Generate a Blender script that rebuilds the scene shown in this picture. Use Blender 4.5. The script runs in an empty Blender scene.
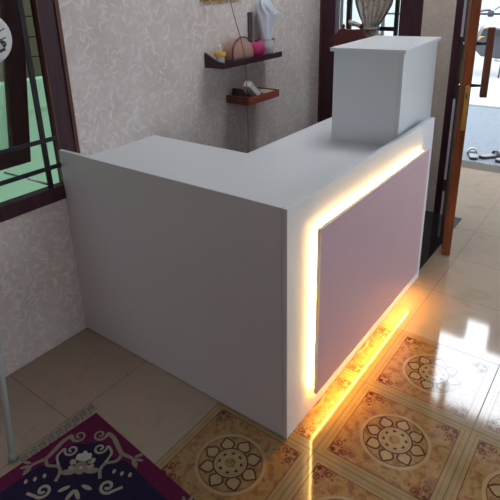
import bpy, bmesh, math, random
from mathutils import Vector, Matrix
random.seed(7)
C = bpy.context.scene.collection
SC = bpy.context.scene
PI = math.pi

# ------------------------------------------------------------------ materials
def nt(name):
    m = bpy.data.materials.new(name); m.use_nodes = True
    t = m.node_tree; b = t.nodes['Principled BSDF']
    return m, t, b
def N(t, kind, **kw):
    n = t.nodes.new(kind)
    for k, v in kw.items():
        if k in n.inputs.keys() if hasattr(n, 'inputs') else False: n.inputs[k].default_value = v
        else: setattr(n, k, v)
    return n
def mat(name, col, rough=.5, metal=0, var=.06, scale=12, spec=.5, bump=0, bscale=200, coat=0, trans=0):
    """a plain procedural material: two close tones mixed by noise"""
    m, t, b = nt(name)
    no = N(t, 'ShaderNodeTexNoise'); no.inputs['Scale'].default_value = scale; no.inputs['Detail'].default_value = 4
    tc = N(t, 'ShaderNodeTexCoord'); t.links.new(tc.outputs['Object'], no.inputs['Vector'])
    mx = N(t, 'ShaderNodeMix', data_type='RGBA')
    mx.inputs[6].default_value = (*[c*(1-var) for c in col], 1); mx.inputs[7].default_value = (*[min(1, c*(1+var)) for c in col], 1)
    t.links.new(no.outputs['Fac'], mx.inputs[0]); t.links.new(mx.outputs[2], b.inputs['Base Color'])
    b.inputs['Roughness'].default_value = rough; b.inputs['Metallic'].default_value = metal
    b.inputs['Specular IOR Level'].default_value = spec; b.inputs['Coat Weight'].default_value = coat
    b.inputs['Transmission Weight'].default_value = trans
    if bump:
        n2 = N(t, 'ShaderNodeTexNoise'); n2.inputs['Scale'].default_value = bscale
        t.links.new(tc.outputs['Object'], n2.inputs['Vector'])
        bp = N(t, 'ShaderNodeBump'); bp.inputs['Strength'].default_value = bump; bp.inputs['Distance'].default_value = .002
        t.links.new(n2.outputs['Fac'], bp.inputs['Height']); t.links.new(bp.outputs['Normal'], b.inputs['Normal'])
    return m
def ramp(t, stops):
    r = N(t, 'ShaderNodeValToRGB'); e = r.color_ramp.elements
    while len(e) < len(stops): e.new(.5)
    for el, (p, c) in zip(e, stops): el.position = p; el.color = (*c, 1)
    return r
def marble(name, stops, scale, rough, detail=6, dist=1.2, spec=.6):
    m, t, b = nt(name)
    tc = N(t, 'ShaderNodeTexCoord')
    no = N(t, 'ShaderNodeTexNoise'); no.inputs['Scale'].default_value = scale; no.inputs['Detail'].default_value = detail
    no.inputs['Distortion'].default_value = dist
    t.links.new(tc.outputs['Object'], no.inputs['Vector'])
    r = ramp(t, stops); t.links.new(no.outputs['Fac'], r.inputs['Fac']); t.links.new(r.outputs['Color'], b.inputs['Base Color'])
    b.inputs['Roughness'].default_value = rough; b.inputs['Specular IOR Level'].default_value = spec
    return m
def wood(name, dark, light, rough=.35, axis=2, scale=3):
    m, t, b = nt(name)
    tc = N(t, 'ShaderNodeTexCoord'); mp = N(t, 'ShaderNodeMapping')
    s = [scale*9]*3; s[axis] = scale; mp.inputs['Scale'].default_value = s
    t.links.new(tc.outputs['Object'], mp.inputs['Vector'])
    no = N(t, 'ShaderNodeTexNoise'); no.inputs['Scale'].default_value = 1.6; no.inputs['Detail'].default_value = 6; no.inputs['Distortion'].default_value = .8
    t.links.new(mp.outputs['Vector'], no.inputs['Vector'])
    r = ramp(t, [(.3, dark), (.7, light)]); t.links.new(no.outputs['Fac'], r.inputs['Fac']); t.links.new(r.outputs['Color'], b.inputs['Base Color'])
    b.inputs['Roughness'].default_value = rough
    return m
def emit(name, col, strength):
    m, t, b = nt(name)
    b.inputs['Base Color'].default_value = (*col, 1); b.inputs['Emission Color'].default_value = (*col, 1); b.inputs['Emission Strength'].default_value = strength
    return m
def wallpaper(name, u, g=1, wm=(1, 1, 1), amt=.6):
    """grey beige paper with small curled pearly leaf strokes; u = index of the wall's horizontal axis"""
    m, t, b = nt(name)
    tc = N(t, 'ShaderNodeTexCoord'); sx = N(t, 'ShaderNodeSeparateXYZ'); t.links.new(tc.outputs['Object'], sx.inputs[0])
    cb = N(t, 'ShaderNodeCombineXYZ'); t.links.new(sx.outputs[u], cb.inputs[0]); t.links.new(sx.outputs[2], cb.inputs[1])
    # gently distort so strokes curl
    nd = N(t, 'ShaderNodeTexNoise'); nd.inputs['Scale'].default_value = 14; nd.inputs['Detail'].default_value = 2
    t.links.new(cb.outputs[0], nd.inputs['Vector'])
    vs = N(t, 'ShaderNodeVectorMath', operation='SUBTRACT'); vs.inputs[1].default_value = (.5, .5, .5); t.links.new(nd.outputs['Color'], vs.inputs[0])
    vm = N(t, 'ShaderNodeVectorMath', operation='SCALE'); vm.inputs['Scale'].default_value = .045; t.links.new(vs.outputs[0], vm.inputs[0])
    va = N(t, 'ShaderNodeVectorMath', operation='ADD'); t.links.new(cb.outputs[0], va.inputs[0]); t.links.new(vm.outputs[0], va.inputs[1])
    masks = []
    for sc, off, L, W, bend in ((16, 0, .50, .13, .9), (21, 3.3, .52, .12, -1.0), (26, 7.7, .5, .14, .7)):
        of = N(t, 'ShaderNodeVectorMath', operation='MULTIPLY_ADD'); of.inputs[1].default_value = (sc, sc, 0); of.inputs[2].default_value = (off, off*2.1, 0)
        t.links.new(va.outputs[0], of.inputs[0])
        vo = N(t, 'ShaderNodeTexVoronoi', voronoi_dimensions='2D'); vo.inputs['Scale'].default_value = 1; t.links.new(of.outputs[0], vo.inputs['Vector'])
        lo = N(t, 'ShaderNodeVectorMath', operation='SUBTRACT'); t.links.new(of.outputs[0], lo.inputs[0]); t.links.new(vo.outputs['Position'], lo.inputs[1])
        sc2 = N(t, 'ShaderNodeSeparateColor'); t.links.new(vo.outputs['Color'], sc2.inputs[0])
        an = N(t, 'ShaderNodeMath', operation='MULTIPLY'); an.inputs[1].default_value = 6.28; t.links.new(sc2.outputs[0], an.inputs[0])
        ro = N(t, 'ShaderNodeVectorRotate', rotation_type='Z_AXIS'); t.links.new(lo.outputs[0], ro.inputs['Vector']); t.links.new(an.outputs[0], ro.inputs['Angle'])
        s3 = N(t, 'ShaderNodeSeparateXYZ'); t.links.new(ro.outputs[0], s3.inputs[0])
        xx = N(t, 'ShaderNodeMath', operation='MULTIPLY'); t.links.new(s3.outputs[0], xx.inputs[0]); t.links.new(s3.outputs[0], xx.inputs[1])
        yb = N(t, 'ShaderNodeMath', operation='MULTIPLY_ADD'); yb.inputs[1].default_value = bend; t.links.new(xx.outputs[0], yb.inputs[0]); t.links.new(s3.outputs[1], yb.inputs[2])
        yd = N(t, 'ShaderNodeMath', operation='DIVIDE'); yd.inputs[1].default_value = W; t.links.new(yb.outputs[0], yd.inputs[0])
        xd = N(t, 'ShaderNodeMath', operation='DIVIDE'); xd.inputs[1].default_value = L; t.links.new(s3.outputs[0], xd.inputs[0])
        y2 = N(t, 'ShaderNodeMath', operation='MULTIPLY'); t.links.new(yd.outputs[0], y2.inputs[0]); t.links.new(yd.outputs[0], y2.inputs[1])
        x2 = N(t, 'ShaderNodeMath', operation='MULTIPLY_ADD'); t.links.new(xd.outputs[0], x2.inputs[0]); t.links.new(xd.outputs[0], x2.inputs[1]); t.links.new(y2.outputs[0], x2.inputs[2])
        mr = N(t, 'ShaderNodeMapRange'); mr.inputs['From Min'].default_value = 1.25; mr.inputs['From Max'].default_value = .55; t.links.new(x2.outputs[0], mr.inputs['Value'])
        st = N(t, 'ShaderNodeMath', operation='MULTIPLY'); t.links.new(mr.outputs[0], st.inputs[0]); t.links.new(sc2.outputs[1], st.inputs[1])
        masks.append(st)
    a = masks[0]
    for k in masks[1:]:
        mxm = N(t, 'ShaderNodeMath', operation='MAXIMUM'); t.links.new(a.outputs[0], mxm.inputs[0]); t.links.new(k.outputs[0], mxm.inputs[1]); a = mxm
    big = N(t, 'ShaderNodeTexNoise'); big.inputs['Scale'].default_value = 5; big.inputs['Detail'].default_value = 4; t.links.new(cb.outputs[0], big.inputs['Vector'])
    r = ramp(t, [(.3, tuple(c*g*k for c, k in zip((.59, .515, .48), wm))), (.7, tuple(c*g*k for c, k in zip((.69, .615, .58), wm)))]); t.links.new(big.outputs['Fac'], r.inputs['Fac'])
    mx = N(t, 'ShaderNodeMix', data_type='RGBA'); mx.inputs[7].default_value = (.84, .80, .82, 1)
    fm = N(t, 'ShaderNodeMath', operation='MULTIPLY'); fm.inputs[1].default_value = amt; t.links.new(a.outputs[0], fm.inputs[0])
    t.links.new(fm.outputs[0], mx.inputs[0]); t.links.new(r.outputs['Color'], mx.inputs[6]); t.links.new(mx.outputs[2], b.inputs['Base Color'])
    rr = N(t, 'ShaderNodeMapRange'); rr.inputs['To Min'].default_value = .6; rr.inputs['To Max'].default_value = .35; t.links.new(a.outputs[0], rr.inputs['Value']); t.links.new(rr.outputs[0], b.inputs['Roughness'])
    return m
M = {}
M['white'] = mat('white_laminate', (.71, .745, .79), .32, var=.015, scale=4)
M['shadelam'] = mat('white_laminate_shaded', (.66, .60, .635), .38, var=.03, scale=4)  # white laminate, with the shade on the desk's side darkened into its colour
M['mauve'] = mat('mauve_laminate', (.60, .41, .485), .3, metal=.05, var=.04, scale=5)
M['led'] = emit('led_chip', (1, .66, .22), 20)
M['led_low'] = emit('led_chip_amber', (1, .50, .07), 125); M['ledtape_low'] = emit('led_tape_amber', (1, .50, .07), 38)
M['ledtape'] = emit('led_tape', (1, .66, .22), 9)
M['paper_y'] = wallpaper('wallpaper_side', 1)
M['paper_x'] = wallpaper('wallpaper_far', 0, 0.86, (1.04, 1, .92), .2)  # same paper; the warm light on the far wall is tinted into it
M['darkwood'] = wood('dark_red_wood', (.022, .005, .012), (.060, .012, .026), .5)
M['brownwood'] = wood('brown_wood', (.07, .022, .012), (.16, .055, .03), .4)
M['redwood'] = wood('red_wood', (.10, .018, .014), (.20, .04, .025), .35)
M['doorwood'] = wood('door_wood', (.11, .028, .010), (.27, .07, .022), .32)
M['doorface'] = wood('door_face_wood', (.03, .016, .014), (.07, .035, .026), .3)
M['chairwood'] = wood('chair_wood', (.06, .012, .012), (.12, .024, .022), .4)
M['sashwood'] = wood('sash_wood', (.025, .005, .007), (.06, .012, .014), .5)
M['barmetal'] = mat('dark_painted_bar', (.010, .004, .009), .6)
M['glass'] = mat('window_glass', (.92, .97, .95), .02, trans=1, var=.0)
M['brass'] = mat('brass', (.72, .48, .14), .3, metal=.9)
M['steel'] = mat('steel', (.7, .7, .7), .25, metal=.9)
M['blackmetal'] = mat('black_metal', (.03, .03, .035), .4)
M['olivemetal'] = mat('aged_hinge', (.05, .04, .022), .45)
M['mint'] = mat('mint_plaster', (.37, .64, .42), .8, var=.06, scale=3)
M['olive'] = mat('olive_recess_shade', (.085, .075, .035), .6, var=.25, scale=6)
M['concrete'] = mat('pale_concrete', (.46, .46, .46), .8, var=.06, scale=3)
M['bluetile'] = mat('blue_grey_paving', (.25, .28, .33), .35, var=.3, scale=16)
M['ceil'] = mat('ceiling_paint', (.75, .75, .74), .8, var=.02)
M['wallpaint'] = mat('wall_paint', (.6, .58, .55), .7, var=.03)
M['granite'] = mat('black_granite', (.018, .016, .018), .06, var=.5, scale=120)
PLAIN = marble('plain_tile', [(.25, (.28, .215, .15)), (.45, (.33, .26, .19)), (.6, (.35, .25, .19)), (.8, (.27, .215, .155))], 6, .055)
ORN = marble('ornate_tile', [(.30, (.20, .115, .036)), (.42, (.31, .19, .068)), (.50, (.28, .16, .058)), (.56, (.26, .115, .045)), (.66, (.19, .10, .035))], 34, .08, dist=.5)
BORD = marble('tile_border', [(.3, (.27, .18, .078)), (.7, (.32, .225, .10))], 10, .08)
PALE = marble('tile_pale', [(.3, (.31, .215, .10)), (.7, (.36, .255, .125))], 20, .08)
LINE = mat('tile_brown', (.08, .027, .012), .1, var=.2, scale=60)
RLINE = mat('tile_red', (.14, .042, .022), .1, var=.2, scale=60)
GREYP = mat('tile_grey_print', (.13, .10, .085), .1, var=.3, scale=90)
GREYB = mat('tile_grey_band', (.27, .225, .175), .1, var=.15, scale=60)
M['clear'] = mat('clear_plastic', (.75, .72, .74), .15); M['clear'].node_tree.nodes['Principled BSDF'].inputs['Alpha'].default_value = .35
GROUT = mat('grout', (.10, .075, .055), .8)

# ------------------------------------------------------------------ mesh helpers
def BM(): return bmesh.new()
def box(bm, a, b, bev=0, mi=0, mtx=None, seg=2):
    a = Vector(a); b = Vector(b); c = (a+b)/2; s = b-a
    r = bmesh.ops.create_cube(bm, size=1)
    vs = r['verts']
    for v in vs: v.co = Vector((v.co.x*s.x, v.co.y*s.y, v.co.z*s.z)) + c
    fs = list({f for v in vs for f in v.link_faces})
    for f in fs: f.material_index = mi
    if bev:
        es = list({e for v in vs for e in v.link_edges})
        rr = bmesh.ops.bevel(bm, geom=es, offset=bev, segments=seg, affect='EDGES', profile=.5)
        vs = list({v for v in rr['verts']} | {v for v in vs if v.is_valid})
        fs = list({f for v in vs for f in v.link_faces})
        for f in fs: f.material_index = mi
    if mtx is not None:
        for v in vs: v.co = mtx @ v.co
    return vs
def tube(bm, pts, rad, n=8, mi=0, closed=False):
    pts = [Vector(p) for p in pts]; rads = rad if isinstance(rad, (list, tuple)) else [rad]*len(pts)
    rings = []; up = None
    for i, p in enumerate(pts):
        if closed: d = pts[(i+1) % len(pts)] - pts[i-1]
        else: d = pts[min(i+1, len(pts)-1)] - pts[max(i-1, 0)]
        d.normalize()
        if up is None:
            up = Vector((0, 0, 1)) if abs(d.z) < .9 else Vector((1, 0, 0))
        s = d.cross(up).normalized(); up = s.cross(d).normalized()
        rings.append([bm.verts.new(p + rads[i]*(math.cos(2*PI*k/n)*s + math.sin(2*PI*k/n)*up)) for k in range(n)])
    m = len(rings)
    for i in range(m if closed else m-1):
        A, B = rings[i], rings[(i+1) % m]
        for k in range(n):
            f = bm.faces.new((A[k], A[(k+1) % n], B[(k+1) % n], B[k])); f.material_index = mi; f.smooth = True
    if not closed:
        f = bm.faces.new(rings[0][::-1]); f.material_index = mi
        f = bm.faces.new(rings[-1]); f.material_index = mi
def lathe(bm, prof, c, n=24, mi=0, axis='z', sx=1, sy=1):
    c = Vector(c); rings = []
    for r, h in prof:
        ring = []
        for k in range(n):
            a = 2*PI*k/n; x, y = r*math.cos(a)*sx, r*math.sin(a)*sy
            p = {'z': (x, y, h), 'x': (h, x, y), 'y': (x, h, y)}[axis]
            ring.append(bm.verts.new(c + Vector(p)))
        rings.append(ring)
    for A, B in zip(rings, rings[1:]):
        for k in range(n):
            f = bm.faces.new((A[k], A[(k+1) % n], B[(k+1) % n], B[k])); f.smooth = True; f.material_index = mi
    for R, rev in ((rings[0], True), (rings[-1], False)):
        f = bm.faces.new(R[::-1] if rev else R); f.material_index = mi
def prism(bm, poly, z0, z1, mi=0, fn=None):
    """extrude a 2D polygon; fn maps (a,b,h) to a point"""
    fn = fn or (lambda a, b, h: (a, b, h))
    lo = [bm.verts.new(fn(a, b, z0)) for a, b in poly]; hi = [bm.verts.new(fn(a, b, z1)) for a, b in poly]
    n = len(poly)
    fs = [bm.faces.new(lo[::-1]), bm.faces.new(hi)] + [bm.faces.new((lo[i], lo[(i+1) % n], hi[(i+1) % n], hi[i])) for i in range(n)]
    for f in fs: f.material_index = mi
def flat(bm, pts, mi=0):
    f = bm.faces.new([bm.verts.new(p) for p in pts]); f.material_index = mi
    if f.normal.z < 0 or True:
        f.normal_update()
        if f.normal.z < 0: f.normal_flip()
def ribbon(bm, pts, w, z, mi, fn=None, closed=False):
    """flat band of width w (or list of widths) along a 2D polyline"""
    fn = fn or (lambda a, b: (a, b)); P = [Vector(p) for p in pts]; n = len(P)
    ws = w if isinstance(w, (list, tuple)) else [w]*n
    L, R = [], []
    for i, p in enumerate(P):
        d = (P[(i+1) % n]-P[i-1]) if closed else (P[min(i+1, n-1)]-P[max(i-1, 0)])
        d = d.normalized() if d.length > 1e-9 else Vector((1, 0)); q = Vector((-d.y, d.x))*ws[i]/2
        L.append(bm.verts.new((*fn(*(p+q)), z))); R.append(bm.verts.new((*fn(*(p-q)), z)))
    for i in range(n if closed else n-1):
        j = (i+1) % n
        try:
            f = bm.faces.new((L[i], R[i], R[j], L[j])); f.material_index = mi; f.normal_update()
            if f.normal.z < 0: f.normal_flip()
        except ValueError: pass
def disc(bm, c, r, z, mi, n=16, fn=None, ry=None, rot=0):
    fn = fn or (lambda a, b: (a, b)); ry = ry or r; pts = []
    for k in range(n):
        a = 2*PI*k/n; x, y = r*math.cos(a), ry*math.sin(a)
        pts.append((*fn(c[0]+x*math.cos(rot)-y*math.sin(rot), c[1]+x*math.sin(rot)+y*math.cos(rot)), z))
    flat(bm, pts, mi)
def spiral(c, r0, r1, a0, turns, n=26):
    return [(c[0]+(r0+(r1-r0)*i/n)*math.cos(a0+turns*2*PI*i/n), c[1]+(r0+(r1-r0)*i/n)*math.sin(a0+turns*2*PI*i/n)) for i in range(n+1)]
def cr(pts, k=8):
    """smooth curve through points (Catmull-Rom), any dimension"""
    P = [Vector(p) for p in pts]; out = []
    for i in range(len(P)-1):
        p0, p1, p2, p3 = P[max(i-1, 0)], P[i], P[i+1], P[min(i+2, len(P)-1)]
        for s in range(k):
            t = s/k
            out.append(.5*((2*p1)+(p2-p0)*t+(2*p0-5*p1+4*p2-p3)*t*t+(3*p1-p0-3*p2+p3)*t**3))
    out.append(P[-1]); return out
def obj(name, bm, mats, parent=None, smooth=False):
    me = bpy.data.meshes.new(name); bmesh.ops.recalc_face_normals(bm, faces=bm.faces) if not name.startswith(('floor', 'carpet', 'pattern')) else None
    bm.to_mesh(me); bm.free()
    for m in (mats if isinstance(mats, (list, tuple)) else [mats]): me.materials.append(m)
    if smooth:
        for p in me.polygons: p.use_smooth = True
    o = bpy.data.objects.new(name, me); C.objects.link(o)
    if parent is not None:
        o.parent = parent; w = Matrix.Identity(4); q = parent
        while q is not None: w = Matrix.Translation(q.location) @ w; q = q.parent
        if parent.type == 'EMPTY' or parent.location.length > 0: o.matrix_parent_inverse = w.inverted()
    return o
def tag(o, label, cat, group=None):
    o['label'] = label; o['category'] = cat
    if group: o['group'] = group
    return o
def thing(name, label, cat, loc, group=None):
    o = bpy.data.objects.new(name, None); o.location = loc; o.empty_display_size = .1; C.objects.link(o)
    return tag(o, label, cat, group)
def struct(name, bm=None, mats=None, loc=(0, 0, 0)):
    if bm is None:
        o = bpy.data.objects.new(name, None); o.location = loc; C.objects.link(o)
    else: o = obj(name, bm, mats)
    o['kind'] = 'structure'; return o
def bx(name, a, b, m, parent=None, bev=.002):
    bm = BM(); box(bm, a, b, bev); return obj(name, bm, m, parent)

WX = -1.103      # plane of the wallpapered side wall
FY = 2.17        # plane of the far wall with the door
T, TX, TY = .4, -.3003, .0135   # tile size and a joint crossing

# ------------------------------------------------------------------ floor
def ornate(bm, x0, y0):
    e = .0015; z = 0
    def q(a, b, zz, mi): flat(bm, [(x0+a[0], y0+a[1], zz), (x0+b[0], y0+a[1], zz), (x0+b[0], y0+b[1], zz), (x0+a[0], y0+b[1], zz)], mi)
    def frame(o, w, zz, mi):
        lo, hi = o, T-o
        q((lo, lo), (hi, lo+w), zz, mi); q((lo, hi-w), (hi, hi), zz, mi)
        q((lo, lo+w), (lo+w, hi-w), zz, mi); q((hi-w, lo+w), (hi, hi-w), zz, mi)
    q((e, e), (T-e, T-e), 0, 3)                       # border colour
    q((.034, .034), (T-.034, T-.034), .0002, 2)        # mottled field
    frame(.031, .0028, .0004, 6); frame(.018, .0010, .0003, 5); frame(.010, .0008, .0003, 4)
    fn = lambda a, b: (x0+T/2+a, y0+T/2+b)
    circ = lambda r, n=48: [(r*math.cos(2*PI*k/n), r*math.sin(2*PI*k/n)) for k in range(n)]
    disc(bm, (0, 0), .118, .0004, 4, 48, fn)
    disc(bm, (0, 0), .107, .0006, 2, 48, fn)
    ribbon(bm, circ(.1045), .0020, .0007, 5, fn, True)
    for k in range(8):
        a = PI/4*k; ca, sa = math.cos(a), math.sin(a)
        g = lambda r, s: fn(r*ca-s*sa, r*sa+s*ca)
        half = [(.058, .012), (.066, .0205), (.075, .0228), (.084, .0190), (.093, .0105), (.1015, 0)]
        pet = half + [(r, -s) for r, s in half[-2::-1]]
        flat(bm, [(*g(r, s), .0008) for r, s in pet], 4)
        ribbon(bm, cr(half+[(r, -s) for r, s in half[-2::-1]], 4), .0064, .0010, 5, g)
        disc(bm, (.036*math.cos(a+PI/8), .036*math.sin(a+PI/8)), .0058, .0010, 5, 8, fn, .0038, a+PI/8+PI/2)
    disc(bm, (0, 0), .0585, .0012, 4, 40, fn)
    ribbon(bm, circ(.0565), .0055, .0014, 5, fn, True)
    ribbon(bm, circ(.046), .0010, .0014, 5, fn, True)
    for k in range(8):
        a = PI/4*k+PI/8
        disc(bm, (.037*math.cos(a), .037*math.sin(a)), 0.0076, .0014, 5, 8, fn, .0048, a+PI/2)
    disc(bm, (0, 0), .019, .0013, 2, 20, fn); ribbon(bm, circ(.013, 20), .0009, .0014, 5, fn, True)
    for sx, sy in ((1, 1), (1, -1), (-1, 1), (-1, -1)):
        g = lambda a, b: fn(sx*(-T/2+a), sy*(-T/2+b))
        for sw in (0, 1):
            h = (lambda a, b: g(a, b)) if sw == 0 else (lambda a, b: g(b, a))
            s = spiral((.080, .050), .015, .003, -2.0, -1.45, 22)
            pts = [(.040, .040), (.052, .036)] + s
            ribbon(bm, pts, [.005]*3+[.0048]*(len(pts)-6)+[.003]*3, .0006, 6, h)
            disc(bm, (.100, .062), .006, .0006, 6, 8, h, .0035, .9)
            disc(bm, (.078, .050), .0035, .0006, 6, 8, h)
        flat(bm, [(*g(a, b), .0007) for a, b in ((.034, .044), (.044, .034), (.056, .046), (.046, .056))], 5)
        for ang, r in ((PI/4, .080), (PI/4-.16, .074), (PI/4+.16, .074)):
            disc(bm, (r*1.2*math.cos(ang), r*1.2*math.sin(ang)), .006, .0006, 6, 8, g, .0034, ang)
fb = BM()
flat(fb, [(-1.3, -3.2, -.0015), (3.0, -3.2, -.0015), (3.0, 3.4, -.0015), (-1.3, 3.4, -.0015)], 0)
for i in range(-2, 9):
    for j in range(-9, 9):
        x0, y0 = TX+i*T, TY+j*T; x1, y1 = x0+T, y0+T
        e = .0012
        if x1 < -1.15 or y1 > 3.45: continue
        x0c = max(x0, -1.24)
        if i >= 0 and -4 <= j <= 1 and i <= 4: ornate(fb, x0, y0)
        elif x1-x0c > .02: flat(fb, [(x0c+e, y0+e, 0), (x1-e, y0+e, 0), (x1-e, min(y1, 3.4)-e, 0), (x0c+e, min(y1, 3.4)-e, 0)], 1)
# grey printed listel along the edge of the plain tiles by the carpet
def leaf_band(y0, y1):
    flat(fb, [(-.697, y0, .0003), (-.650, y0, .0003), (-.650, y1, .0003), (-.697, y1, .0003)], 8)
    y = y0+.012
    while y < y1-.01:
        ribbon(fb, spiral((-.674, y+.008), .013, .003, .4, 1.2, 14), .0035, .0005, 7)
        disc(fb, (-.688, y+.02), .007, .0005, 7, 8, None, .003, .8); disc(fb, (-.660, y-.004), .008, .0005, 7, 8, None, .003, -.8)
        ribbon(fb, [(-.694, y-.006), (-.684, y+.002), (-.674, y+.026)], .0022, .0005, 7)
        y += .034
leaf_band(-.60, -.285)
struct('floor', fb, [GROUT, PLAIN, ORN, BORD, PALE, LINE, RLINE, GREYP, GREYB])
g = BM(); box(g, (-1.08, 1.30, .0), (-.020, 2.165, .004), .001)
struct('trim_1', g, M['granite'])

# ------------------------------------------------------------------ walls
def wall_with_holes(name, fixed, thick, ax, rng, z0, z1, holes, m):
    """axis-aligned wall made as one mesh, with rectangular holes (u0,u1,z0,z1)"""
    bm = BM(); us = sorted({rng[0], rng[1], *[h[0] for h in holes], *[h[1] for h in holes]})
    for a, b in zip(us, us[1:]):
        hs = sorted([(h[2], h[3]) for h in holes if h[0] <= a+1e-6 and h[1] >= b-1e-6])
        z = z0
        segs = []
        for h in hs:
            if h[0] > z+1e-6: segs.append((z, h[0]))
            z = h[1]
        if z < z1-1e-6: segs.append((z, z1))
        for s in segs:
            lo = [0, 0, s[0]]; hi = [0, 0, s[1]]
            lo[ax] = a; hi[ax] = b; lo[1-ax] = min(fixed, fixed+thick); hi[1-ax] = max(fixed, fixed+thick)
            box(bm, lo, hi)
    bmesh.ops.remove_doubles(bm, verts=bm.verts, dist=1e-5)
    return struct(name, bm, m)
CEIL = 2.75
W1 = (-1.60, .099, .652, 1.95)       # window 1 in the side wall (y0,y1,z0,z1)
W2 = (-1.090, -.400, .45, 2.10)      # window 2 in the far wall (x0,x1,z0,z1)
DR = (-.205, 1.25, -.002, 2.12)           # doorway in the far wall
W3 = (-.5, 1.5, .55, 2.2)           # wide opening in the right wall
wall_with_holes('wall_left', WX, -.12, 1, (-3.2, FY+.12), -.002, CEIL, [W1], M['paper_y'])
wall_with_holes('wall_far', FY, .12, 0, (WX, 3.0), -.002, CEIL, [W2, DR], M['paper_x'])
wall_with_holes('wall_right', 2.6, .12, 1, (-3.2, FY), -.002, CEIL, [W3], M['wallpaint'])
wall_with_holes('wall_back', -3.2, -.12, 0, (WX-.12, 2.72), -.002, CEIL, [], M['wallpaint'])
b = BM(); box(b, (WX-.12, -3.32, CEIL), (2.72, FY+.12, CEIL+.1)); struct('ceiling', b, M['ceil'])

# window 1 : frame, grille, tilted sash, stay
w1 = struct('window_1', loc=(WX, -.7, .652))
b = BM()
box(b, (WX-.040, .008, .655), (WX+.004, .080, 1.945), .002); box(b, (WX-.040, -1.595, .655), (WX+.004, -1.525, 1.945), .002)
box(b, (WX-.040, -1.525, 1.875), (WX+.004, .008, 1.945), .002); box(b, (WX-.040, -1.525, .655), (WX+.006, .008, .715), .002)
obj('window_frame', b, M['darkwood'], w1)
b = BM(); box(b, (WX-.04, .0803, .655), (WX+.010, .0985, 1.949), .002); obj('brown_molding', b, M['brownwood'], w1)
b = BM(); box(b, (WX-.01, .002, .72), (WX+.008, .0078, 1.87), 0); obj('inner_bead', b, M['brownwood'], w1)
for y in (-.055, -.40, -.75, -1.10, -1.40):
    b = BM(); box(b, (WX-.010, y-.011, .7155), (WX+.000, y+.011, 1.8745), .002); obj('grille_bar', b, M['barmetal'], w1)
for z in (.803, .918):
    b = BM(); box(b, (WX+.0005, -1.5245, z-.009), (WX+.008, .0015, z+.009), .002); obj('grille_bar', b, M['barmetal'], w1)
# sash tilts outwards, hinged at the top
tilt = math.radians(12.5)
SM = Matrix.Translation((WX-.032, 0, 1.66)) @ Matrix.Rotation(tilt, 4, 'Y')
def sash_box(name, y0, y1, z0, z1, m, dx=.02, parent=w1):
    b = BM(); box(b, (-dx, y0, z0), (dx, y1, z1), .003, mtx=SM); return obj(name, b, m, parent)
ob = BM()
for y0, y1, z0, z1 in ((-.082, -.003, -.90, .12), (-.90, -.822, -.90, .12), (-.822, -.082, -.90, -.835), (-.822, -.082, .05, .12)):
    box(ob, (-.015, y0, z0), (.015, y1, z1), .003, mtx=SM)
sash = obj('casement_sash', ob, M['sashwood'], w1)
sash_box('window_pane', -.825, -.080, -.837, .052, M['glass'], .002, sash)
b = BM(); tube(b, [(WX-.030, -.045, .722), (WX-.215, -.13, .765)], .005, 6); obj('window_stay', b, M['steel'], w1)

# window 2 : frame, mullions, panes
w2 = struct('window_2', loc=((W2[0]+W2[1])/2, FY, W2[2]))
b = BM()
box(b, (-1.088, FY-.012, .452), (-.985, FY+.11, 2.098), .003); box(b, (-.540, FY-.012, .452), (-.402, FY+.11, 2.098), .003)
box(b, (-.985, FY-.010, .452), (-.540, FY+.11, .56), .003); box(b, (-.985, FY-.010, 2.0), (-.540, FY+.11, 2.098), .003)
obj('window_frame', b, M['darkwood'], w2)
b = BM(); box(b, (-1.0995, FY-.016, .45), (-1.0885, FY-.001, 2.1), .002); obj('brown_molding', b, M['brownwood'], w2)
for x, w in ((-.905, .030), (-.795, .022), (-.575, .02)):
    b = BM(); box(b, (x-w/2, FY+.02, .561), (x+w/2, FY+.05, 1.999), .002); obj('mullion', b, M['barmetal'], w2)
b = BM(); box(b, (-.783, FY+.022, 1.17), (-.586, FY+.048, 1.195), .002); obj('mullion', b, M['barmetal'], w2)
b = BM(); box(b, (-.984, FY+.052, .561), (-.541, FY+.058, 1.999), 0); obj('window_pane', b, M['glass'], w2)

# window 3 : wide plain opening on the right (behind the camera's view)
w3 = struct('window_3', loc=(2.6, .5, .55)); b = BM()
for lo, hi in (((2.6, -.498, .552), (2.7, -.44, 2.198)), ((2.6, 1.44, .552), (2.7, 1.498, 2.198)), ((2.6, -.44, .552), (2.7, 1.44, .61)), ((2.6, -.44, 2.14), (2.7, 1.44, 2.198)), ((2.62, .475, .61), (2.68, .525, 2.14))):
    box(b, lo, hi, .003)
obj('window_frame', b, M['darkwood'], w3)

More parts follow.
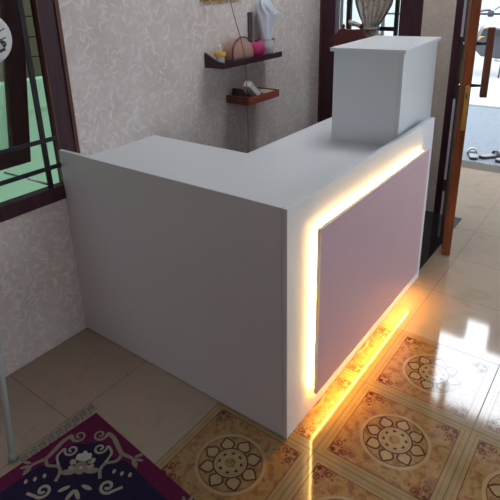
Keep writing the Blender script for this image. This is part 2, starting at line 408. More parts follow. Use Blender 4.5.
# ------------------------------------------------------------------ door 1 : jamb and open leaf
d1 = struct('door_1', loc=(-.14, 2.15, 0))
b = BM(); box(b, (-.2035, FY-.014, .001), (-.160, FY+.11, 2.118), .003)
box(b, (1.19, FY-.014, .001), (1.248, FY+.11, 2.118), .003); box(b, (-.160, FY-.014, 2.06), (1.19, FY+.11, 2.118), .003)
obj('door_frame', b, M['darkwood'], d1)
P0 = Vector((-.1425, 2.145, 0)); dv = Vector((.022+.1425, 1.6-2.145, 0)); LW = dv.length; dv.normalize(); nv = Vector((-dv.y, dv.x, 0))
DM = Matrix.Translation(P0) @ Matrix((( dv.x, nv.x, 0, 0), (dv.y, nv.y, 0, 0), (0, 0, 1, 0), (0, 0, 0, 1)))   # local x along leaf, y to its right face
b = BM()
TK = .046
box(b, (0, .004, .008), (LW-.02, TK-.004, 2.05), .001, 1, DM)
for x0, x1, z0, z1 in ((0, .09, .006, 2.052), (LW-.09, LW, .006, 2.052), (.09, LW-.09, .006, .16), (.09, LW-.09, .93, 1.06), (.09, LW-.09, 1.93, 2.052)):
    box(b, (x0, 0, z0), (x1, TK, z1), .002, 0 if x1 > LW-.001 else 1, DM)
obj('door_leaf', b, [M['doorwood'], M['doorface']], d1)
b = BM(); box(b, (LW+.0002, TK-.026, .735), (LW+.003, TK-.006, .968), .001, 0, DM)
box(b, (LW+.003, TK-.019, .90), (LW+.0045, TK-.013, .93), 0, 1, DM); box(b, (LW+.003, TK-.021, .84), (LW+.011, TK-.012, .865), .002, 0, DM)
for z in (.752, .95): lathe(b, [(.003, 0), (.003, .001)], (0, 0, 0), 8, 1, 'x') if False else box(b, (LW+.003, TK-.018, z-.002), (LW+.0036, TK-.014, z+.002), 0, 1, DM)
obj('lock_plate', b, [M['brass'], M['blackmetal']], d1)
b = BM(); box(b, (LW-.052, TK+.045, .905), (LW-.016, TK+.079, 1.245), .004, 0, DM); hb = obj('pull_handle', b, M['brownwood'], d1)
for z in (.962, 1.168):
    b = BM(); tube(b, [DM @ Vector((LW-.034, TK+.0005, z)), DM @ Vector((LW-.034, TK+.0445, z))], [.009, .006], 10); obj('standoff', b, M['blackmetal'], hb)
    b = BM(); tube(b, [DM @ Vector((LW-.034, -.0005, z)), DM @ Vector((LW-.034, -.014, z))], .007, 10); obj('bolt_end', b, M['steel'], d1)
for z0, z1 in ((.17, .25), (.78, 1.15), (1.84, 1.94)):
    b = BM(); box(b, (-.1597, 2.158, z0), (-.1445, 2.166, z1), .001); obj('hinge', b, M['olivemetal'], d1)

# ------------------------------------------------------------------ reception desk
H, L = .864, 1.293
CT = .803
desk = thing('reception_desk', 'white L-shaped reception desk with glowing light strip around its mauve front', 'desk', (-.5, .6, 0))
bx('side_panel', (-1.0995, .0005, .003), (-.0195, .0185, H), M['shadelam'], desk, .0012)
b = BM(); box(b, (-.018, .0014, .003), (0, L, H), .001)
obj('front_panel', b, M['white'], desk)
bx('edge_band', (-.0176, .0, .003), (-.0004, .0012, H-.001), M['shadelam'], desk, 0)
# white edging glued on the panel tops
bx('edge_band', (-1.0995, .0, H+.0002), (-.0187, .0187, H+.0014), M['white'], desk, 0)
b = BM()
prism(b, [(-1.100, .0190), (-.0185, .0190), (-.0185, L), (-.092, L+.003), (-.092, 1.52), (-.535, 1.52), (-.535, .53), (-1.100, .53)], CT-.025, CT)
obj('counter_top', b, M['white'], desk)
bx('end_panel', (-.53, 1.49, .0045), (-.095, 1.508, CT-.0255), M['white'], desk)
bx('end_panel', (-1.095, .05, .001), (-1.077, .525, CT-.0255), M['white'], desk)
bx('modesty_panel', (-.52, 1.05, .001), (-.10, 1.068, CT-.0255), M['white'], desk)
BY0, BY1, BZ0, BZ1 = .143, 1.145, .113, .752
b = BM(); box(b, (.0215, BY0, BZ0), (.0345, BY1, BZ1), .001); brd = obj('front_board', b, M['mauve'], desk)
b = BM(); e = .0022
for lo, hi in (((.0225, BY0-e, BZ0-e), (.0348, BY0-.0002, BZ1+e)), ((.0225, BY1+.0002, BZ0-e), (.0348, BY1+e, BZ1+e)), ((.0225, BY0, BZ1+.0002), (.0348, BY1, BZ1+e)), ((.0225, BY0, BZ0-e), (.0348, BY1, BZ0-.0002))): box(b, lo, hi)
obj('board_edging', b, mat('beige_edge_band', (.80, .70, .62), .4), brd)
b = BM(); I = .030
for lo, hi in (((.0008, BY0+I, BZ0+I), (.0213, BY0+I+.04, BZ1-I)), ((.0008, BY1-I-.04, BZ0+I), (.0213, BY1-I, BZ1-I)), ((.0008, BY0+I+.04, BZ1-I-.04), (.0213, BY1-I-.04, BZ1-I)), ((.0008, BY0+I+.04, BZ0+I), (.0213, BY1-I-.04, BZ0+I+.04))): box(b, lo, hi)
obj('spacer_frame', b, M['white'], brd)
b = BM(); s = .010   # strip sits on the back of the board just inside its edges, LEDs facing outwards
def strip(p0, p1, nrm, n):
    p0, p1, nrm = Vector(p0), Vector(p1), Vector(nrm); d = (p1-p0); X = Vector((.0045, 0, 0))
    lo = [p0+X, p1+X, p1-X, p0-X]
    def slab(q0, q1, hx, h0, h1, mi):
        c = [q0+Vector((hx, 0, 0)), q1+Vector((hx, 0, 0)), q1-Vector((hx, 0, 0)), q0-Vector((hx, 0, 0))]
        A = [b.verts.new(v+nrm*h0) for v in c]; B = [b.verts.new(v+nrm*h1) for v in c]
        for fs in [A, B] + [[A[k], A[(k+1) % 4], B[(k+1) % 4], B[k]] for k in range(4)]:
            f = b.faces.new(fs); f.material_index = mi
    slab(p0, p1, .0045, 0, .001, 0)
    for k in range(n):
        c = p0+d*(k+.5)/n; h = d.normalized()*.0034
        slab(c-h, c+h, .0035, .0011, .0026, 1)
XM = .011
strip((XM, BY0+s, BZ0+.004), (XM, BY0+s, BZ1-.012), (0, -1, 0), 52)
strip((XM, BY0+.012, BZ1-s), (XM, BY1-.012, BZ1-s), (0, 0, 1), 80)
obj('led_strip', b, [M['ledtape'], M['led']], desk); b = BM()
strip((XM+.003, BY0+.012, BZ0+.0035), (XM+.003, BY1-.012, BZ0+.0035), (0, 0, -1), 80)
low = obj('led_strip', b, [M['ledtape_low'], M['led_low']], desk); low['label'] = 'amber light strip along the bottom of the mauve front board'

# cabinet standing on the counter
cab = thing('countertop_cabinet', 'white box cabinet standing on the far end of the reception counter', 'cabinet', (-.2, 1.18, CT))
CZ = 1.194
CM = Matrix.Translation((-.026, .916, 0)) @ Matrix.Rotation(math.radians(4), 4, 'Z')
def cbox(name, lo, hi, bev):
    b = BM(); box(b, lo, hi, bev, mtx=CM); return obj(name, b, M['white'], cab)
cbox('body', (-.312, .014, CT+.0005), (-.0255, .55, CZ), .0015)
cbox('side_panel', (-.0245, .014, CT+.0005), (-.0095, .55, CZ), .0015)
cbox('top_panel', (-.325, 0, CZ+.0005), (0, .572, CZ+.0165), .002)

# ------------------------------------------------------------------ carpet
cp = BM(); ca = math.radians(-5); U = Vector((math.cos(ca), math.sin(ca))); V = Vector((math.sin(ca), -math.cos(ca))); TIP = Vector((-.635, -.31))
cf = lambda a, b_: tuple(TIP+U*a+V*b_)
CW, CL, CH = .80, 1.20, .007
pr = lambda a, b_, h: (*cf(a, b_), h)
prism(cp, [(0, 0), (CW, 0), (CW, CL), (0, CL)], .0017, CH, 0, pr)
bmesh.ops.recalc_face_normals(cp, faces=cp.faces)
K = 3
def carpet_corner(fa, fb_):
    base = lambda a, b_: cf(fa(a), fb_(b_))
    for sw in (0, 1):
        h = (lambda a, b_: base(a, b_)) if sw == 0 else (lambda a, b_: base(b_, a))
        z = CH+.0012+.00015*sw
        # outer scroll ending in a curl near the tip
        pts = cr([(.040, .300), (.036, .262), (.046, .225), (.036, .185), (.026, .150), (.026, .118)], 6) + [Vector(p) for p in spiral((.049, .100), .026, .004, 2.45, -1.35, 26)]
        n = len(pts); ribbon(cp, pts, [.006+.010*math.sin(PI*min(1, i/n*1.4)) if i < n*.7 else .0075 for i in range(n)], z, 2, h)
        ribbon(cp, cr([(.046, .225), (.075, .235), (.105, .215), (.130, .222), (.150, .250)], 6), .011, z, 2, h)
        pts = cr([(.105, .212), (.068, .196), (.058, .165)], 6) + [Vector(p) for p in spiral((.082, .150), .024, .004, 2.6, -1.3, 24)]
        ribbon(cp, pts, .0085, z+.0002, 3, h)
        for r0, a0 in ((.030, .2), (.034, .9), (.030, 1.5)):
            disc(cp, (.040+.03*math.cos(a0+1.2), .262+.03*math.sin(a0+1.2)), .017, z+.0002, 2, 8, h, .006, a0+1.2)
        pts = cr([(.120, .330), (.150, .318)], 4) + [Vector(p) for p in spiral((.150, .292), .026, .005, 1.57, -1.3, 24)]
        ribbon(cp, pts, .010, z, 3, h)
        ribbon(cp, spiral((.225, .330), .030, .006, 2.0, 1.3, 24), .009, z, 2, h)
        for c in ((.092, .288), (.104, .262), (.078, .312)): disc(cp, c, .009, z, 3, 8, h, .006, .6)
        for k, (r, w) in enumerate(((.045, .011), (.040, .010), (.034, .009))):      # palm petals
            an = PI*1.25+.35+k*.62
            disc(cp, (.165+r*.75*math.cos(an), .165+r*.75*math.sin(an)), r*.5, z+.0004, 3 if k else 4, 12, h, w*1.25, an)
        for k in range(2): disc(cp, (.222+.022*math.cos(.3+k), .222+.022*math.sin(.3+k)), .020, z, 3, 10, h, .007, .3+k)
        disc(cp, (.150, .205), .024, z+.0002, 2, 10, h, .011, 2.4)
        disc(cp, (.195, .245), .020, z+.0002, 3, 10, h, .007, 1.9)
    h = base
    disc(cp, (.137, .137), .024, CH+.0018, 4, 12, h, .011, PI/4)
    disc(cp, (.168, .168), .026, CH+.0020, 2, 14, h, .020, PI/4); disc(cp, (.168, .168), .006, CH+.0022, 4, 8, h)
# navy field with a scalloped corner
def field():
    M_ = .058; q = []
    cor = [(.055, .40), (.055, .250), (.085, .235), (.058, .175), (.064, .128), (.10, .10), (.128, .064), (.175, .058), (.235, .085), (.250, .055), (.40, .055)]
    P1 = [(a, b_) for a, b_ in cor]; P2 = [(CW-a, b_) for a, b_ in cor[::-1]]; P3 = [(CW-a, CL-b_) for a, b_ in cor]; P4 = [(a, CL-b_) for a, b_ in cor[::-1]]
    return P1+P2+P3+P4
flat(cp, [(*cf(a, b_), CH+.0006) for a, b_ in field()], 1)
for fa, fb_ in ((lambda a: a, lambda b_: b_), (lambda a: CW-a, lambda b_: b_), (lambda a: a, lambda b_: CL-b_), (lambda a: CW-a, lambda b_: CL-b_)): carpet_corner(fa, fb_)
for k in range(12):       # centre rosette
    an = 2*PI*k/12; disc(cp, (CW/2+.11*math.cos(an), CL/2+.11*math.sin(an)), .05, CH+.0012, 2+k % 2, 12, cf, .018, an)
for k in range(26): ribbon(cp, spiral((CW/2+random.uniform(-.2, .2), CL/2+random.choice((-1, 1))*random.uniform(.2, .3)), .025, .004, random.random()*6, 1.2, 16), .008, CH+.0011, 2, cf)
cm = lambda n, c, v=.2: mat(n, c, .95, var=v, scale=60, spec=.1, bump=.6, bscale=500)
tag(obj('carpet', cp, [cm('carpet_purple', (.10, .012, .045)), cm('carpet_navy', (.020, .014, .038)), cm('carpet_taupe', (.23, .185, .15)), cm('carpet_beige', (.30, .26, .22)), cm('carpet_cream', (.42, .38, .34))]),
    'purple carpet with beige scrollwork on dark blue lying on the floor tiles', 'carpet')

# pole leaning at the left edge
a, c = Vector((-.695, -.608, .003)), Vector((-.80, -.540, .218)); dirp = (c-a).normalized()
lp = thing('leaning_pole', 'pale grey pole leaning on the wall below the left window beside the carpet', 'pole', tuple(a))
top = a+dirp*((-1.088-a.x)/dirp.x)
b = BM(); tube(b, [a+dirp*.03, top], .0105, 12); obj('tube', b, mat('grey_paint', (.42, .45, .45), .35), lp)
b = BM(); tube(b, [a+dirp*.004, a+dirp*.0295], [.014, .013], 12); obj('rubber_foot', b, mat('grey_rubber', (.22, .26, .23), .7), lp)

# ------------------------------------------------------------------ shelves on the side wall
SW = WX+.0005
up = thing('wall_shelf', 'dark purple-brown wall shelf holding bags and a bottle, upper of the two', 'shelf', (SW, 1.23, 1.073), 'wall shelves behind the desk')
bx('board', (SW, .947, 1.073), (-.986, 1.487, 1.088), M['darkwood'], up)
b = BM(); prism(b, [(SW, 1.073), (-.986, 1.073), (-.986, 1.104), (-1.02, 1.108), (-1.06, 1.128), (SW, 1.150)], .934, .9465, 0, lambda a, z, y: (a, y, z)); obj('side_cheek', b, M['darkwood'], up)
bx('front_lip', (-.9855, .934, 1.072), (-.977, 1.487, 1.103), M['darkwood'], up)
lo = thing('wall_shelf', 'reddish brown box-shaped wall shelf holding a white box, lower of the two', 'shelf', (SW, 1.25, .855), 'wall shelves behind the desk')
bx('board', (SW, 1.112, .855), (-.952, 1.39, .867), M['redwood'], lo)
bx('front_lip', (-.9515, 1.10, .855), (-.941, 1.401, .897), mat('terracotta_wood', (.30, .065, .035), .4), lo)
bx('side_cheek', (SW, 1.10, .855), (-.952, 1.1115, .899), M['redwood'], lo); bx('side_cheek', (SW, 1.3905, .855), (-.952, 1.401, .897), M['redwood'], lo)
# bottle
bt = thing('pump_bottle', 'small white bottle with a yellow collar at the left end of the upper shelf', 'bottle', (-1.035, .982, 1.0885))
b = BM(); lathe(b, [(.020, 1.0885), (.023, 1.091), (.023, 1.125), (.018, 1.130)], (-1.035, .982, 0), 20); obj('body', b, mat('clear_white_plastic', (.6, .62, .6), .2), bt)
b = BM(); lathe(b, [(.030, 1.1303), (.031, 1.133), (.031, 1.150), (.028, 1.152)], (-1.035, .982, 0), 20); obj('collar', b, mat('yellow_plastic', (.75, .42, .05), .35), bt)
b = BM(); lathe(b, [(.010, 1.1523), (.009, 1.175), (.006, 1.187)], (-1.035, .982, 0), 14); obj('cap', b, mat('white_plastic', (.7, .7, .7), .3), bt)
# handbag
hb_ = thing('handbag', 'dusty pink rounded handbag on the upper shelf', 'bag', (-1.04, 1.135, 1.0885))
b = BM()
prof = [(-.100, .002), (-.104, .03), (-.100, .065), (-.080, .092), (-.045, .110), (0, .117), (.045, .110), (.082, .090), (.100, .062), (.103, .03), (.099, .002)]
ring = []
for dx, s in ((-.036, .90), (-.026, .98), (0, 1.0), (.026, .98), (.038, .90)):
    ring.append([b.verts.new((-1.035+dx, 1.135+a*s, 1.0890+max(0, h*s))) for a, h in prof])
for A, B in zip(ring, ring[1:]):
    for k in range(len(prof)): b.faces.new((A[k], A[(k+1) % len(prof)], B[(k+1) % len(prof)], B[k]))
b.faces.new(ring[0]); b.faces.new(ring[-1][::-1])
obj('body', b, mat('pink_leather', (.42, .235, .19), .5), hb_, True)
b = BM(); tube(b, cr([(-.998, 1.045, 1.10), (-.994, 1.040, 1.15), (-.998, 1.065, 1.192), (-1.005, 1.12, 1.213), (-1.005, 1.17, 1.209), (-1.0, 1.215, 1.185)], 6), .0045, 8); obj('piping', b, mat('dark_red_trim', (.16, .055, .05), .5), hb_)
# magenta pouch
mp_ = thing('pouch', 'bright magenta round pouch beside the pink handbag', 'pouch', (-1.03, 1.30, 1.0885))
b = BM(); lathe(b, [(.030, 1.0890), (.052, 1.100), (.060, 1.125), (.056, 1.150), (.036, 1.168), (.016, 1.174)], (-1.03, 1.303, 0), 20, sx=.75); 
for v in b.verts: v.co += Vector((0, .004*math.sin(v.co.z*160), .003*math.sin(v.co.y*120)))
obj('body', b, mat('magenta_cloth', (.42, .015, .12), .6), mp_, True)
b = BM(); tube(b, [(-1.03, 1.303, 1.172), (-1.028, 1.306, 1.184)], [.012, .008], 10); obj('gathered_neck', b, mat('magenta_dark', (.25, .01, .08), .6), mp_)
# cup, paper and stick
cu = thing('plastic_cup', 'clear plastic cup with red rim at the right end of the upper shelf', 'cup', (-1.038, 1.415, 1.0885))
b = BM(); lathe(b, [(.036, 1.0890), (.038, 1.092), (.050, 1.176), (.0485, 1.176), (.037, 1.094)], (-1.042, 1.418, 0), 24); obj('cup_body', b, M['clear'], cu, True)
b = BM(); tube(b, [(-1.042+.0500*math.cos(2*PI*k/24), 1.418+.0500*math.sin(2*PI*k/24), 1.1775) for k in range(24)], .0022, 6, closed=True); obj('rim', b, mat('red_rim', (.35, .05, .09), .4), cu)
pp = BM(); n = 40; rings = []
for z, r, cy, e in ((1.0955, .026, 1.418, .05), (1.14, .029, 1.418, .06), (1.178, .033, 1.418, .08), (1.20, .043, 1.417, .12), (1.24, .052, 1.414, .16), (1.275, .062, 1.420, .2), (1.30, .076, 1.428, .24), (1.318, .082, 1.432, .28), (1.335, .066, 1.412, .3), (1.36, .056, 1.392, .32), (1.39, .040, 1.385, .35), (1.42, .022, 1.380, .3)):
    rings.append([pp.verts.new((max(SW+.003, -1.042+r*(.55 if z > 1.19 else .9)*(1+e*math.sin(7*a+z*25))*math.cos(a)), cy+r*(1+.6*e*math.sin(5*a+1.7+z*30))*math.sin(a), z+(.010*math.sin(4*a+z*40) if z > 1.21 else 0))) for a in (2*PI*k/n for k in range(n))])
for A, B in zip(rings, rings[1:]):
    for k in range(n): pp.faces.new((A[k], A[(k+1) % n], B[(k+1) % n], B[k]))
pp.faces.new(rings[0][::-1]); pp.faces.new(rings[-1])
tag(obj('paper_bundle', pp, mat('blue_white_paper', (.62, .65, .74), .7, var=.05), smooth=True), 'crumpled bluish white paper standing up out of the plastic cup', 'paper')
b = BM(); box(b, (SW+.001, 1.318, 1.0885), (SW+.014, 1.350, 1.33), .003); st = BM(); st.free()
tag(obj('dark_ruler', b, mat('dark_grey_plastic', (.09, .08, .085), .5)), 'dark grey upright strip leaning behind the magenta pouch', 'ruler')
# contents of the lower shelf
wb = thing('small_box', 'small white box leaning in the lower shelf', 'box', (-.99, 1.2, .868))
mt = Matrix.Translation((-.975, 1.180, .934)) @ Matrix.Rotation(math.radians(-40), 4, 'X')
b = BM(); box(b, (-.022, -.058, -.022), (.022, .058, .010), .002, mtx=mt); obj('body', b, mat('white_card', (.66, .68, .70), .5), wb)
b = BM(); box(b, (-.0225, -.0585, .0103), (.0225, .0585, .014), .001, mtx=mt); obj('lid', b, mat('grey_card', (.40, .41, .43), .5), wb)
b = BM(); prism(b, [(1.122, .8675), (1.205, .8675), (1.165, .925), (1.140, .935)], -1.085, -1.025, 0, lambda y, z, x: (x, y, z))
tag(obj('dark_pouch', b, mat('dark_brown_cloth', (.05, .028, .026), .7)), 'dark brown wedge-shaped pouch behind the leaning white box', 'pouch')
b = BM(); box(b, (-1.085, 1.285, .8675), (-.965, 1.385, .893), .002)
tag(obj('notebook', b, mat('grey_paper_stack', (.36, .33, .30), .7)), 'flat grey stack of paper at the right of the lower shelf', 'notebook')
# key rack and hanging cord
kr = thing('key_rack', 'small brass hook rack on the wallpaper above the upper shelf', 'rack', (SW, 1.09, 1.40))
bx('plate', (SW, .925, 1.402), (SW+.012, 1.25, 1.43), M['brass'], kr)
for y in (.965, 1.03, 1.095, 1.16, 1.22):
    b = BM(); tube(b, cr([(SW+.0125, y, 1.415), (SW+.030, y, 1.408), (SW+.034, y, 1.396), (SW+.028, y, 1.389)], 5), .0035, 8); obj('hook', b, M['brass'], kr)
b = BM(); tube(b, cr([(SW+.034, 1.1285, 1.401), (SW+.070, 1.110, 1.32), (-.97, 1.081, 1.205), (-.95, 1.088, 1.091), (-.932, 1.066, 1.02), (-.925, 1.064, .896), (-.93, 1.063, .614), (-.95, 1.063, .30)], 8), .0022, 6)
tag(obj('charging_cable', b, mat('dark_cord', (.05, .05, .06), .6)), 'thin dark cable hanging past both wall shelves', 'cable')

# round patterned cloth hanging at window 1
wc = thing('hanging_fan', 'round white fan with black print hanging inside the left window', 'fan', (WX+.03, -.20, 1.235))
b = BM(); lathe(b, [(.02, -.006), (.080, -.004), (.086, 0), (.080, .004), (.02, .006)], (WX+.045, -.222, 1.325), 32, 0, 'x'); obj('fan_face', b, mat('white_fan', (.72, .72, .74), .6), wc)
b = BM(); fx = WX+.0525
def stroke(pts, w):
    P = [Vector((p[0], p[1])) for p in cr([(*p, 0) for p in pts], 6)] if False else [Vector(p) for p in cr([Vector(p) for p in pts], 6)]
    for i in range(len(P)-1):
        d = (P[i+1]-P[i]).normalized(); q = Vector((-d.y, d.x))*w/2
        v = [P[i]+q, P[i+1]+q, P[i+1]-q, P[i]-q]; b.faces.new([b.verts.new((fx, -.222+p.x, 1.325+p.y)) for p in v])
for pts, w in (([(-.03, .05), (.00, .01), (.01, -.04)], .006), ([(.02, .05), (.03, .0), (.05, -.03)], .006), ([(-.02, -.01), (.02, -.01), (.06, .0)], .004), ([(.0, .06), (.02, .02), (.06, .03)], .004), ([(-.05, -.045), (0, -.05), (.05, -.038)], .010), ([(.04, -.01), (.055, -.02), (.045, -.032)], .008), ([(-.05, .02), (-.02, .0), (-.03, -.03)], .006)): stroke(pts, w)
obj('pattern_print', b, mat('black_print', (.03, .03, .035), .6), wc)
b = BM(); tube(b, [(WX+.045, -.222, 1.412), (WX+.012, -.222, 1.52)], .006, 8); obj('fan_handle', b, M['brownwood'], wc)

# ------------------------------------------------------------------ curtain and chair behind the desk
cu2 = thing('curtain', 'tied patterned curtain hanging in the window beyond the white cabinet', 'curtain', (-.70, 2.12, .75))
b = BM(); n = 60; rows = []
for z, hw, cx, dp in ((2.0, .150, -.70, .022), (1.6, .145, -.70, .022), (1.42, .140, -.70, .022), (1.33, .120, -.70, .02), (1.26, .085, -.705, .018), (1.215, .055, -.708, .013), (1.19, .045, -.71, .010), (1.165, .058, -.71, .013), (1.13, .082, -.71, .018), (1.05, .095, -.71, .02), (.80, .10, -.71, .02)):
    rows.append([b.verts.new((cx+hw*(2*k/n-1), 2.118+dp*math.sin(k/n*2*PI*6)+.3*dp*math.sin(k*1.3), z)) for k in range(n+1)])
for A, B in zip(rows, rows[1:]):
    for k in range(n): b.faces.new((A[k], A[k+1], B[k+1], B[k]))
def curtain_mat():
    m, t, bs = nt('curtain_cloth'); tc = N(t, 'ShaderNodeTexCoord')
    no = N(t, 'ShaderNodeTexNoise'); no.inputs['Scale'].default_value = 22; no.inputs['Detail'].default_value = 3; t.links.new(tc.outputs['Object'], no.inputs['Vector'])
    r = ramp(t, [(.35, (.24, .25, .22)), (.46, (.46, .43, .39)), (.56, (.48, .45, .41)), (.66, (.48, .22, .17))]); t.links.new(no.outputs['Fac'], r.inputs['Fac']); t.links.new(r.outputs['Color'], bs.inputs['Base Color'])
    bs.inputs['Roughness'].default_value = .9
    return m
cmat = curtain_mat()
dr = obj('drape', b, cmat, cu2, True)
dr.modifiers.new('thick', 'SOLIDIFY').thickness = .003
b = BM(); tube(b, [(-.71+.052*math.cos(2*PI*k/20), 2.118+.020*math.sin(2*PI*k/20), 1.19+.004*math.sin(2*PI*k/20)) for k in range(20)], .008, 8, closed=True); obj('tieback', b, mat('grey_tie', (.22, .21, .19), .9), cu2)
b = BM(); tube(b, cr([(-.755, 2.098, 1.195), (-.79, 2.09, 1.215), (-.83, 2.085, 1.225), (-.845, 2.085, 1.238)], 6), [.014]*8+[.016]*6+[.012]*5, 8); obj('tie_tail', b, cmat, cu2)

ch = thing('carved_chair', 'dark red carved wooden chair behind the counter, only its crest showing', 'chair', (-.74, 1.72, 0))
cx = -.74; YB = 1.90
b = BM(); prism(b, [(cx+a_, z_) for a_, z_ in ((-.14, 1.118), (-.142, 1.145), (-.125, 1.160), (-.10, 1.172), (-.085, 1.196), (-.06, 1.205), (-.02, 1.198), (.03, 1.200), (.065, 1.203), (.085, 1.18), (.10, 1.163), (.125, 1.152), (.142, 1.138), (.14, 1.118), (.1, 1.10), (-.1, 1.10))], YB, YB+.028, 0, lambda a, z, y: (a, y, z)); crest = obj('crest_rail', b, M['chairwood'], ch)
b = BM()
lathe(b, [(.006, 1.2055), (.013, 1.214), (.010, 1.224), (.004, 1.231)], (cx-.060, YB+.014, 0), 12); obj('finial', b, M['darkwood'], crest)
b = BM(); lathe(b, [(.006, 1.2055), (.013, 1.214), (.010, 1.224), (.004, 1.231)], (cx+.060, YB+.014, 0), 12); obj('finial', b, M['darkwood'], crest)
for s in (-1, 1):
    bx('leg', (cx+s*.085-.016, YB-.002, .0045), (cx+s*.085+.016, YB+.030, 1.1005+.008), M['chairwood'], ch); bx('leg', (cx+s*.18-.018, 1.545, .0045), (cx+s*.18+.018, 1.578, .4295), M['chairwood'], ch)
bx('seat', (cx-.205, 1.54, .43), (cx+.205, 1.8975, .465), M['chairwood'], ch, .006)
for k in range(3): bx('spindle', (cx-.035+k*.035-.007, YB+.006, .52), (cx-.035+k*.035+.007, YB+.022, 1.0995), M['chairwood'], ch)
bx('back_rail', (cx-.0685, YB+.002, .49), (cx+.0685, YB+.026, .5195), M['chairwood'], ch)

# ------------------------------------------------------------------ outside
b = BM(); box(b, (-6, 3.402, -.12), (7, 5.6, .004)); struct('ground_porch', b, M['bluetile'])
b = BM(); box(b, (-6, FY+.125, 2.78), (7, 3.6, 2.88)); struct('ceiling_porch', b, M['ceil'])
b = BM(); box(b, (-6, 5.6, -.12), (7, 6.1, .03), .01); struct('trim_2', b, M['concrete'])
b = BM(); box(b, (-30, 6.1, -.2), (30, 40, -.02)); box(b, (2.72, -12, -.2), (30, 6.1, -.14)); box(b, (-12, -12, -.2), (-1.30, 3.40, -.14)); struct('ground_street', b, M['concrete'])
b = BM(); box(b, (-14, 18, 3.1), (-2.95, 18.4, 12.2)); box(b, (-2.95, 18, 3.1), (-2.1, 18.4, 11.2)); box(b, (-2.1, 18, 3.1), (10, 18.4, 12.4)); struct('wall_building', b, mat('grey_facade', (.2, .195, .18), .8, var=.3, scale=.8))
b = BM(); box(b, (-14, 17, -.02), (10, 17.4, 3.2)); struct('wall_street', b, mat('street_wall', (.5, .52, .53), .8, scale=1))
# neighbour's mint wall seen through window 1
b = BM(); box(b, (-2.5, -6, -.14), (-2.2, 2.6, .975)); box(b, (-2.5, -6, .80), (-2.192, 2.6, .815)); struct('wall_neighbor', b, M['mint'])
b = BM()
for k in range(15): box(b, (-2.6, -6, .98+k*.12), (-2.3, 2.6, 1.095+k*.12), .003)
struct('wall_recess_shade', b, M['olive'])  # dark slats stand in for the shaded recess under the neighbour's roof
# gate rail
gt = thing('street_gate', 'dark horizontal rail with a round knot crossing the bright street', 'railing', (-1.6, 10, -.02))
b = BM(); tube(b, [(-4, 10, .845), (1.5, 10, .845)], .020, 8); obj('rail', b, M['blackmetal'], gt)
b = BM(); lathe(b, [(.02, -.06), (.06, -.04), (.06, .04), (.02, .06)], (-1.76, 10, .85), 14, 0, 'x'); obj('knot', b, M['blackmetal'], gt)
for x in (-3.9, 1.4):
    b = BM(); box(b, (x-.03, 9.97, -.02), (x+.03, 10.03, .825)); obj('post', b, M['blackmetal'], gt)
b = BM(); tube(b, [(-1.70, 10.0, .92), (-1.20, 10.0, 1.25)], .010, 6); obj('brace_wire', b, M['blackmetal'], gt)
b = BM(); box(b, (-2.42, 12, -.02), (-2.16, 12.3, .44), .02)
tag(obj('street_crate', b, mat('orange_plastic', (.8, .36, .06), .5)), 'orange crate standing far out in the street', 'crate')

# motorcycle
mo = thing('motorcycle', 'dark parked motorcycle out on the street beyond the porch', 'motorcycle', (-1.45, 8.3, -.02))
mz = -.02; rub = mat('tyre_rubber', (.03, .03, .032), .8); body = mat('dark_grey_body', (.06, .06, .075), .3); pale = mat('pale_fairing', (.55, .58, .62), .3)
for x in (-1.45, -.25):
    b = BM(); tube(b, [(x+.25*math.cos(2*PI*k/28), 8.3, mz+.29+.25*math.sin(2*PI*k/28)) for k in range(28)], .042, 10, closed=True); wh = obj('wheel', b, rub, mo)
    b = BM(); lathe(b, [(.05, -.04), (.06, -.02), (.06, .02), (.05, .04)], (x, 8.3, mz+.29), 16, 0, 'y')
    for k in range(8):
        an = 2*PI*k/8; tube(b, [(x+.055*math.cos(an), 8.3, mz+.29+.055*math.sin(an)), (x+.22*math.cos(an), 8.3, mz+.29+.22*math.sin(an))], .007, 6)
    obj('hub', b, M['steel'], wh)
b = BM(); prism(b, [(-.98, .30), (-.60, .26), (-.42, .40), (-.28, .62), (-.52, .66), (-1.0, .60), (-1.14, .46)], 8.20, 8.40, 0, lambda a, z, y: (a, y, z+mz)); obj('engine_body', b, body, mo)
b = BM(); prism(b, [(-1.02, .62), (-.28, .64), (-.10, .72), (-.14, .76), (-.62, .72), (-.98, .74)], 8.17, 8.43, 0, lambda a, z, y: (a, y, z+mz)); obj('seat', b, M['blackmetal'], mo)
b = BM(); prism(b, [(-1.30, .50), (-1.12, .46), (-1.02, .78), (-1.16, .94), (-1.30, .88)], 8.16, 8.44, 0, lambda a, z, y: (a, y, z+mz)); obj('front_fairing', b, pale, mo)
b = BM(); prism(b, [(-1.74, .40), (-1.62, .58), (-1.42, .64), (-1.20, .56), (-1.22, .52), (-1.42, .58), (-1.60, .52), (-1.70, .38)], 8.23, 8.37, 0, lambda a, z, y: (a, y, z+mz)); obj('mudguard', b, pale, mo)
for s in (-1, 1):
    b = BM(); tube(b, [(-1.45, 8.3+s*.075, mz+.29), (-1.20, 8.3+s*.075, mz+.86)], .018, 8); obj('fork', b, M['steel'], mo)
b = BM(); tube(b, cr([(-1.02, 7.97, mz+1.0), (-1.10, 8.12, mz+1.0), (-1.15, 8.3, mz+.96), (-1.10, 8.48, mz+1.0), (-1.02, 8.63, mz+1.0)], 6), .016, 8); obj('handlebar', b, M['blackmetal'], mo)
b = BM(); lathe(b, [(.03, -.05), (.075, -.01), (.08, .05), (.05, .06)], (-1.33, 8.3, mz+.80), 16, 0, 'x'); obj('headlight', b, M['steel'], mo)
b = BM(); tube(b, [(-.75, 8.18, mz+.26), (-.15, 8.13, mz+.24)], [.03, .045], 10); obj('exhaust', b, M['steel'], mo)
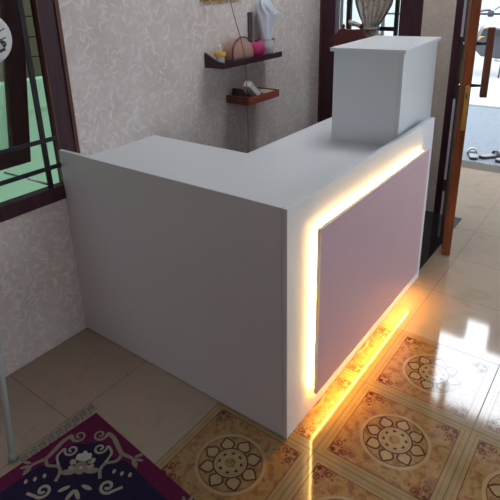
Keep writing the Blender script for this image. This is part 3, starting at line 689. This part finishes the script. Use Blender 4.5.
b = BM(); tube(b, [(-.66, 8.23, mz+.27), (-.62, 7.98, mz+.006)], .012, 8); obj('kickstand', b, M['blackmetal'], mo)

MO_DX = -.45
for o in [o for o in C.objects if o.parent and (o.parent == mo or o.parent.parent == mo)]:
    if o.type == 'MESH':
        for v in o.data.vertices: v.co.x += MO_DX

# sandals by the porch edge
def sandal(x, y, rz, label):
    R = Matrix.Translation((x, y, .0045)) @ Matrix.Rotation(rz, 4, 'Z')
    r = thing('sandal', label, 'sandal', (x, y, .0045), 'sandals on the porch edge')
    out = [(-.115, -.022), (-.09, -.036), (-.03, -.032), (.03, -.036), (.085, -.042), (.118, -.024), (.125, .004), (.112, .030), (.075, .042), (.02, .034), (-.04, .030), (-.09, .034), (-.115, .018)]
    b = BM(); prism(b, out, 0, .020, 0, lambda a, c, h: tuple(R @ Vector((a, c, h)))); obj('sole', b, M['blackmetal'], r)
    b = BM(); prism(b, [(a*.95, c*.93) for a, c in out], .0203, .0265, 0, lambda a, c, h: tuple(R @ Vector((a, c, h)))); obj('footbed', b, mat('grey_footbed', (.40, .40, .42), .7), r)
    for x0, x1 in ((.015, .045), (.052, .080)):
        b = BM(); rows = []
        for k in range(11):
            an = PI*k/10; rows.append([b.verts.new(R @ Vector((xx, -.038*math.cos(an), .022+.038*math.sin(an)))) for xx in (x0, x1)])
        for A, B in zip(rows, rows[1:]): b.faces.new((A[0], A[1], B[1], B[0]))
        o = obj('strap', b, M['blackmetal'] if x0 < .05 else mat('white_strap', (.7, .7, .7), .6), r); o.modifiers.new('thick', 'SOLIDIFY').thickness = .004
sandal(-.315, 3.545, 1.9, 'black and white sandal on the porch edge, nearest the wooden door')
sandal(-.165, 3.60, .8, 'black and white sandal on the porch edge, middle one of three')
sandal(-.005, 3.52, .2, 'black sandal on the porch edge, farthest from the wooden door')

# ------------------------------------------------------------------ light, world, camera
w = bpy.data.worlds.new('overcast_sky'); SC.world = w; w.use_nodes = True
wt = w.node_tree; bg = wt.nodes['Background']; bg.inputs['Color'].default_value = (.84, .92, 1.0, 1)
# overcast sky plus an added bright patch, aimed to whiten the floor reflection
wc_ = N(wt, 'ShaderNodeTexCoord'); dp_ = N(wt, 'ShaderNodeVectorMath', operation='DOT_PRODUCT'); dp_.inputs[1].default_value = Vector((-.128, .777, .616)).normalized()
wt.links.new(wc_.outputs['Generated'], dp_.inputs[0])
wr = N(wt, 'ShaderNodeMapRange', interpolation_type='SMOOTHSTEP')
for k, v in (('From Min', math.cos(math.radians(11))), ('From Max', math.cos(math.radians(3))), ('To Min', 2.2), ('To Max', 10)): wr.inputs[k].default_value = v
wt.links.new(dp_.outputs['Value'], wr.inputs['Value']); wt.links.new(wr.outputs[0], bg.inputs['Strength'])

cl = thing('ceiling_light', 'square white ceiling lamp above the reception desk', 'ceiling light', (-.3, 1.4, CEIL))
bx('frame', (-.6, 1.1, CEIL-.03), (0, 1.7, CEIL-.0005), M['white'], cl)
bx('diffuser', (-.57, 1.13, CEIL-.036), (-.03, 1.67, CEIL-.0302), emit('lamp_diffuser', (.92, .96, 1), 11.5), cl)

cl_fill = thing('ceiling_light', 'added square fill lamp on the unseen ceiling nearer the front of the room', 'ceiling light', (1.2, -1.9, CEIL))  # added out of view to brighten the desk side and the near floor
bx('frame', (.9, -2.2, CEIL-.03), (1.5, -1.6, CEIL-.0005), M['white'], cl_fill)
bx('diffuser', (.93, -2.17, CEIL-.036), (1.47, -1.63, CEIL-.0302), emit('fill_diffuser', (.95, .96, 1), 5.0), cl_fill)

f_px, yaw, pitch, roll = 518.84, 2.2322, .3598, -.0328
fw = Vector((math.cos(pitch)*math.cos(yaw), math.cos(pitch)*math.sin(yaw), -math.sin(pitch)))
r_ = fw.cross(Vector((0, 0, 1))).normalized(); u_ = r_.cross(fw)
r2 = math.cos(roll)*r_+math.sin(roll)*u_; u2 = -math.sin(roll)*r_+math.cos(roll)*u_
cam = bpy.data.cameras.new('camera'); cam.sensor_fit = 'HORIZONTAL'; cam.sensor_width = 36; cam.lens = 36*f_px/500
cam.shift_x = (250-239.74)/500; cam.shift_y = (182.85-250)/500; cam.clip_start = .05; cam.clip_end = 200
co = bpy.data.objects.new('camera', cam); C.objects.link(co)
co.matrix_world = Matrix(((r2.x, u2.x, -fw.x, .7297), (r2.y, u2.y, -fw.y, -1.1538), (r2.z, u2.z, -fw.z, 1.4622), (0, 0, 0, 1)))
SC.camera = co
SC.view_settings.view_transform = 'Standard'; SC.view_settings.look = 'None'; SC.view_settings.gamma = 1; SC.view_settings.exposure = .62
SC.view_settings.use_curve_mapping = False
SC.cycles.use_denoising = True; SC.cycles.max_bounces = 10; SC.cycles.diffuse_bounces = 5; SC.cycles.sample_clamp_indirect = 8
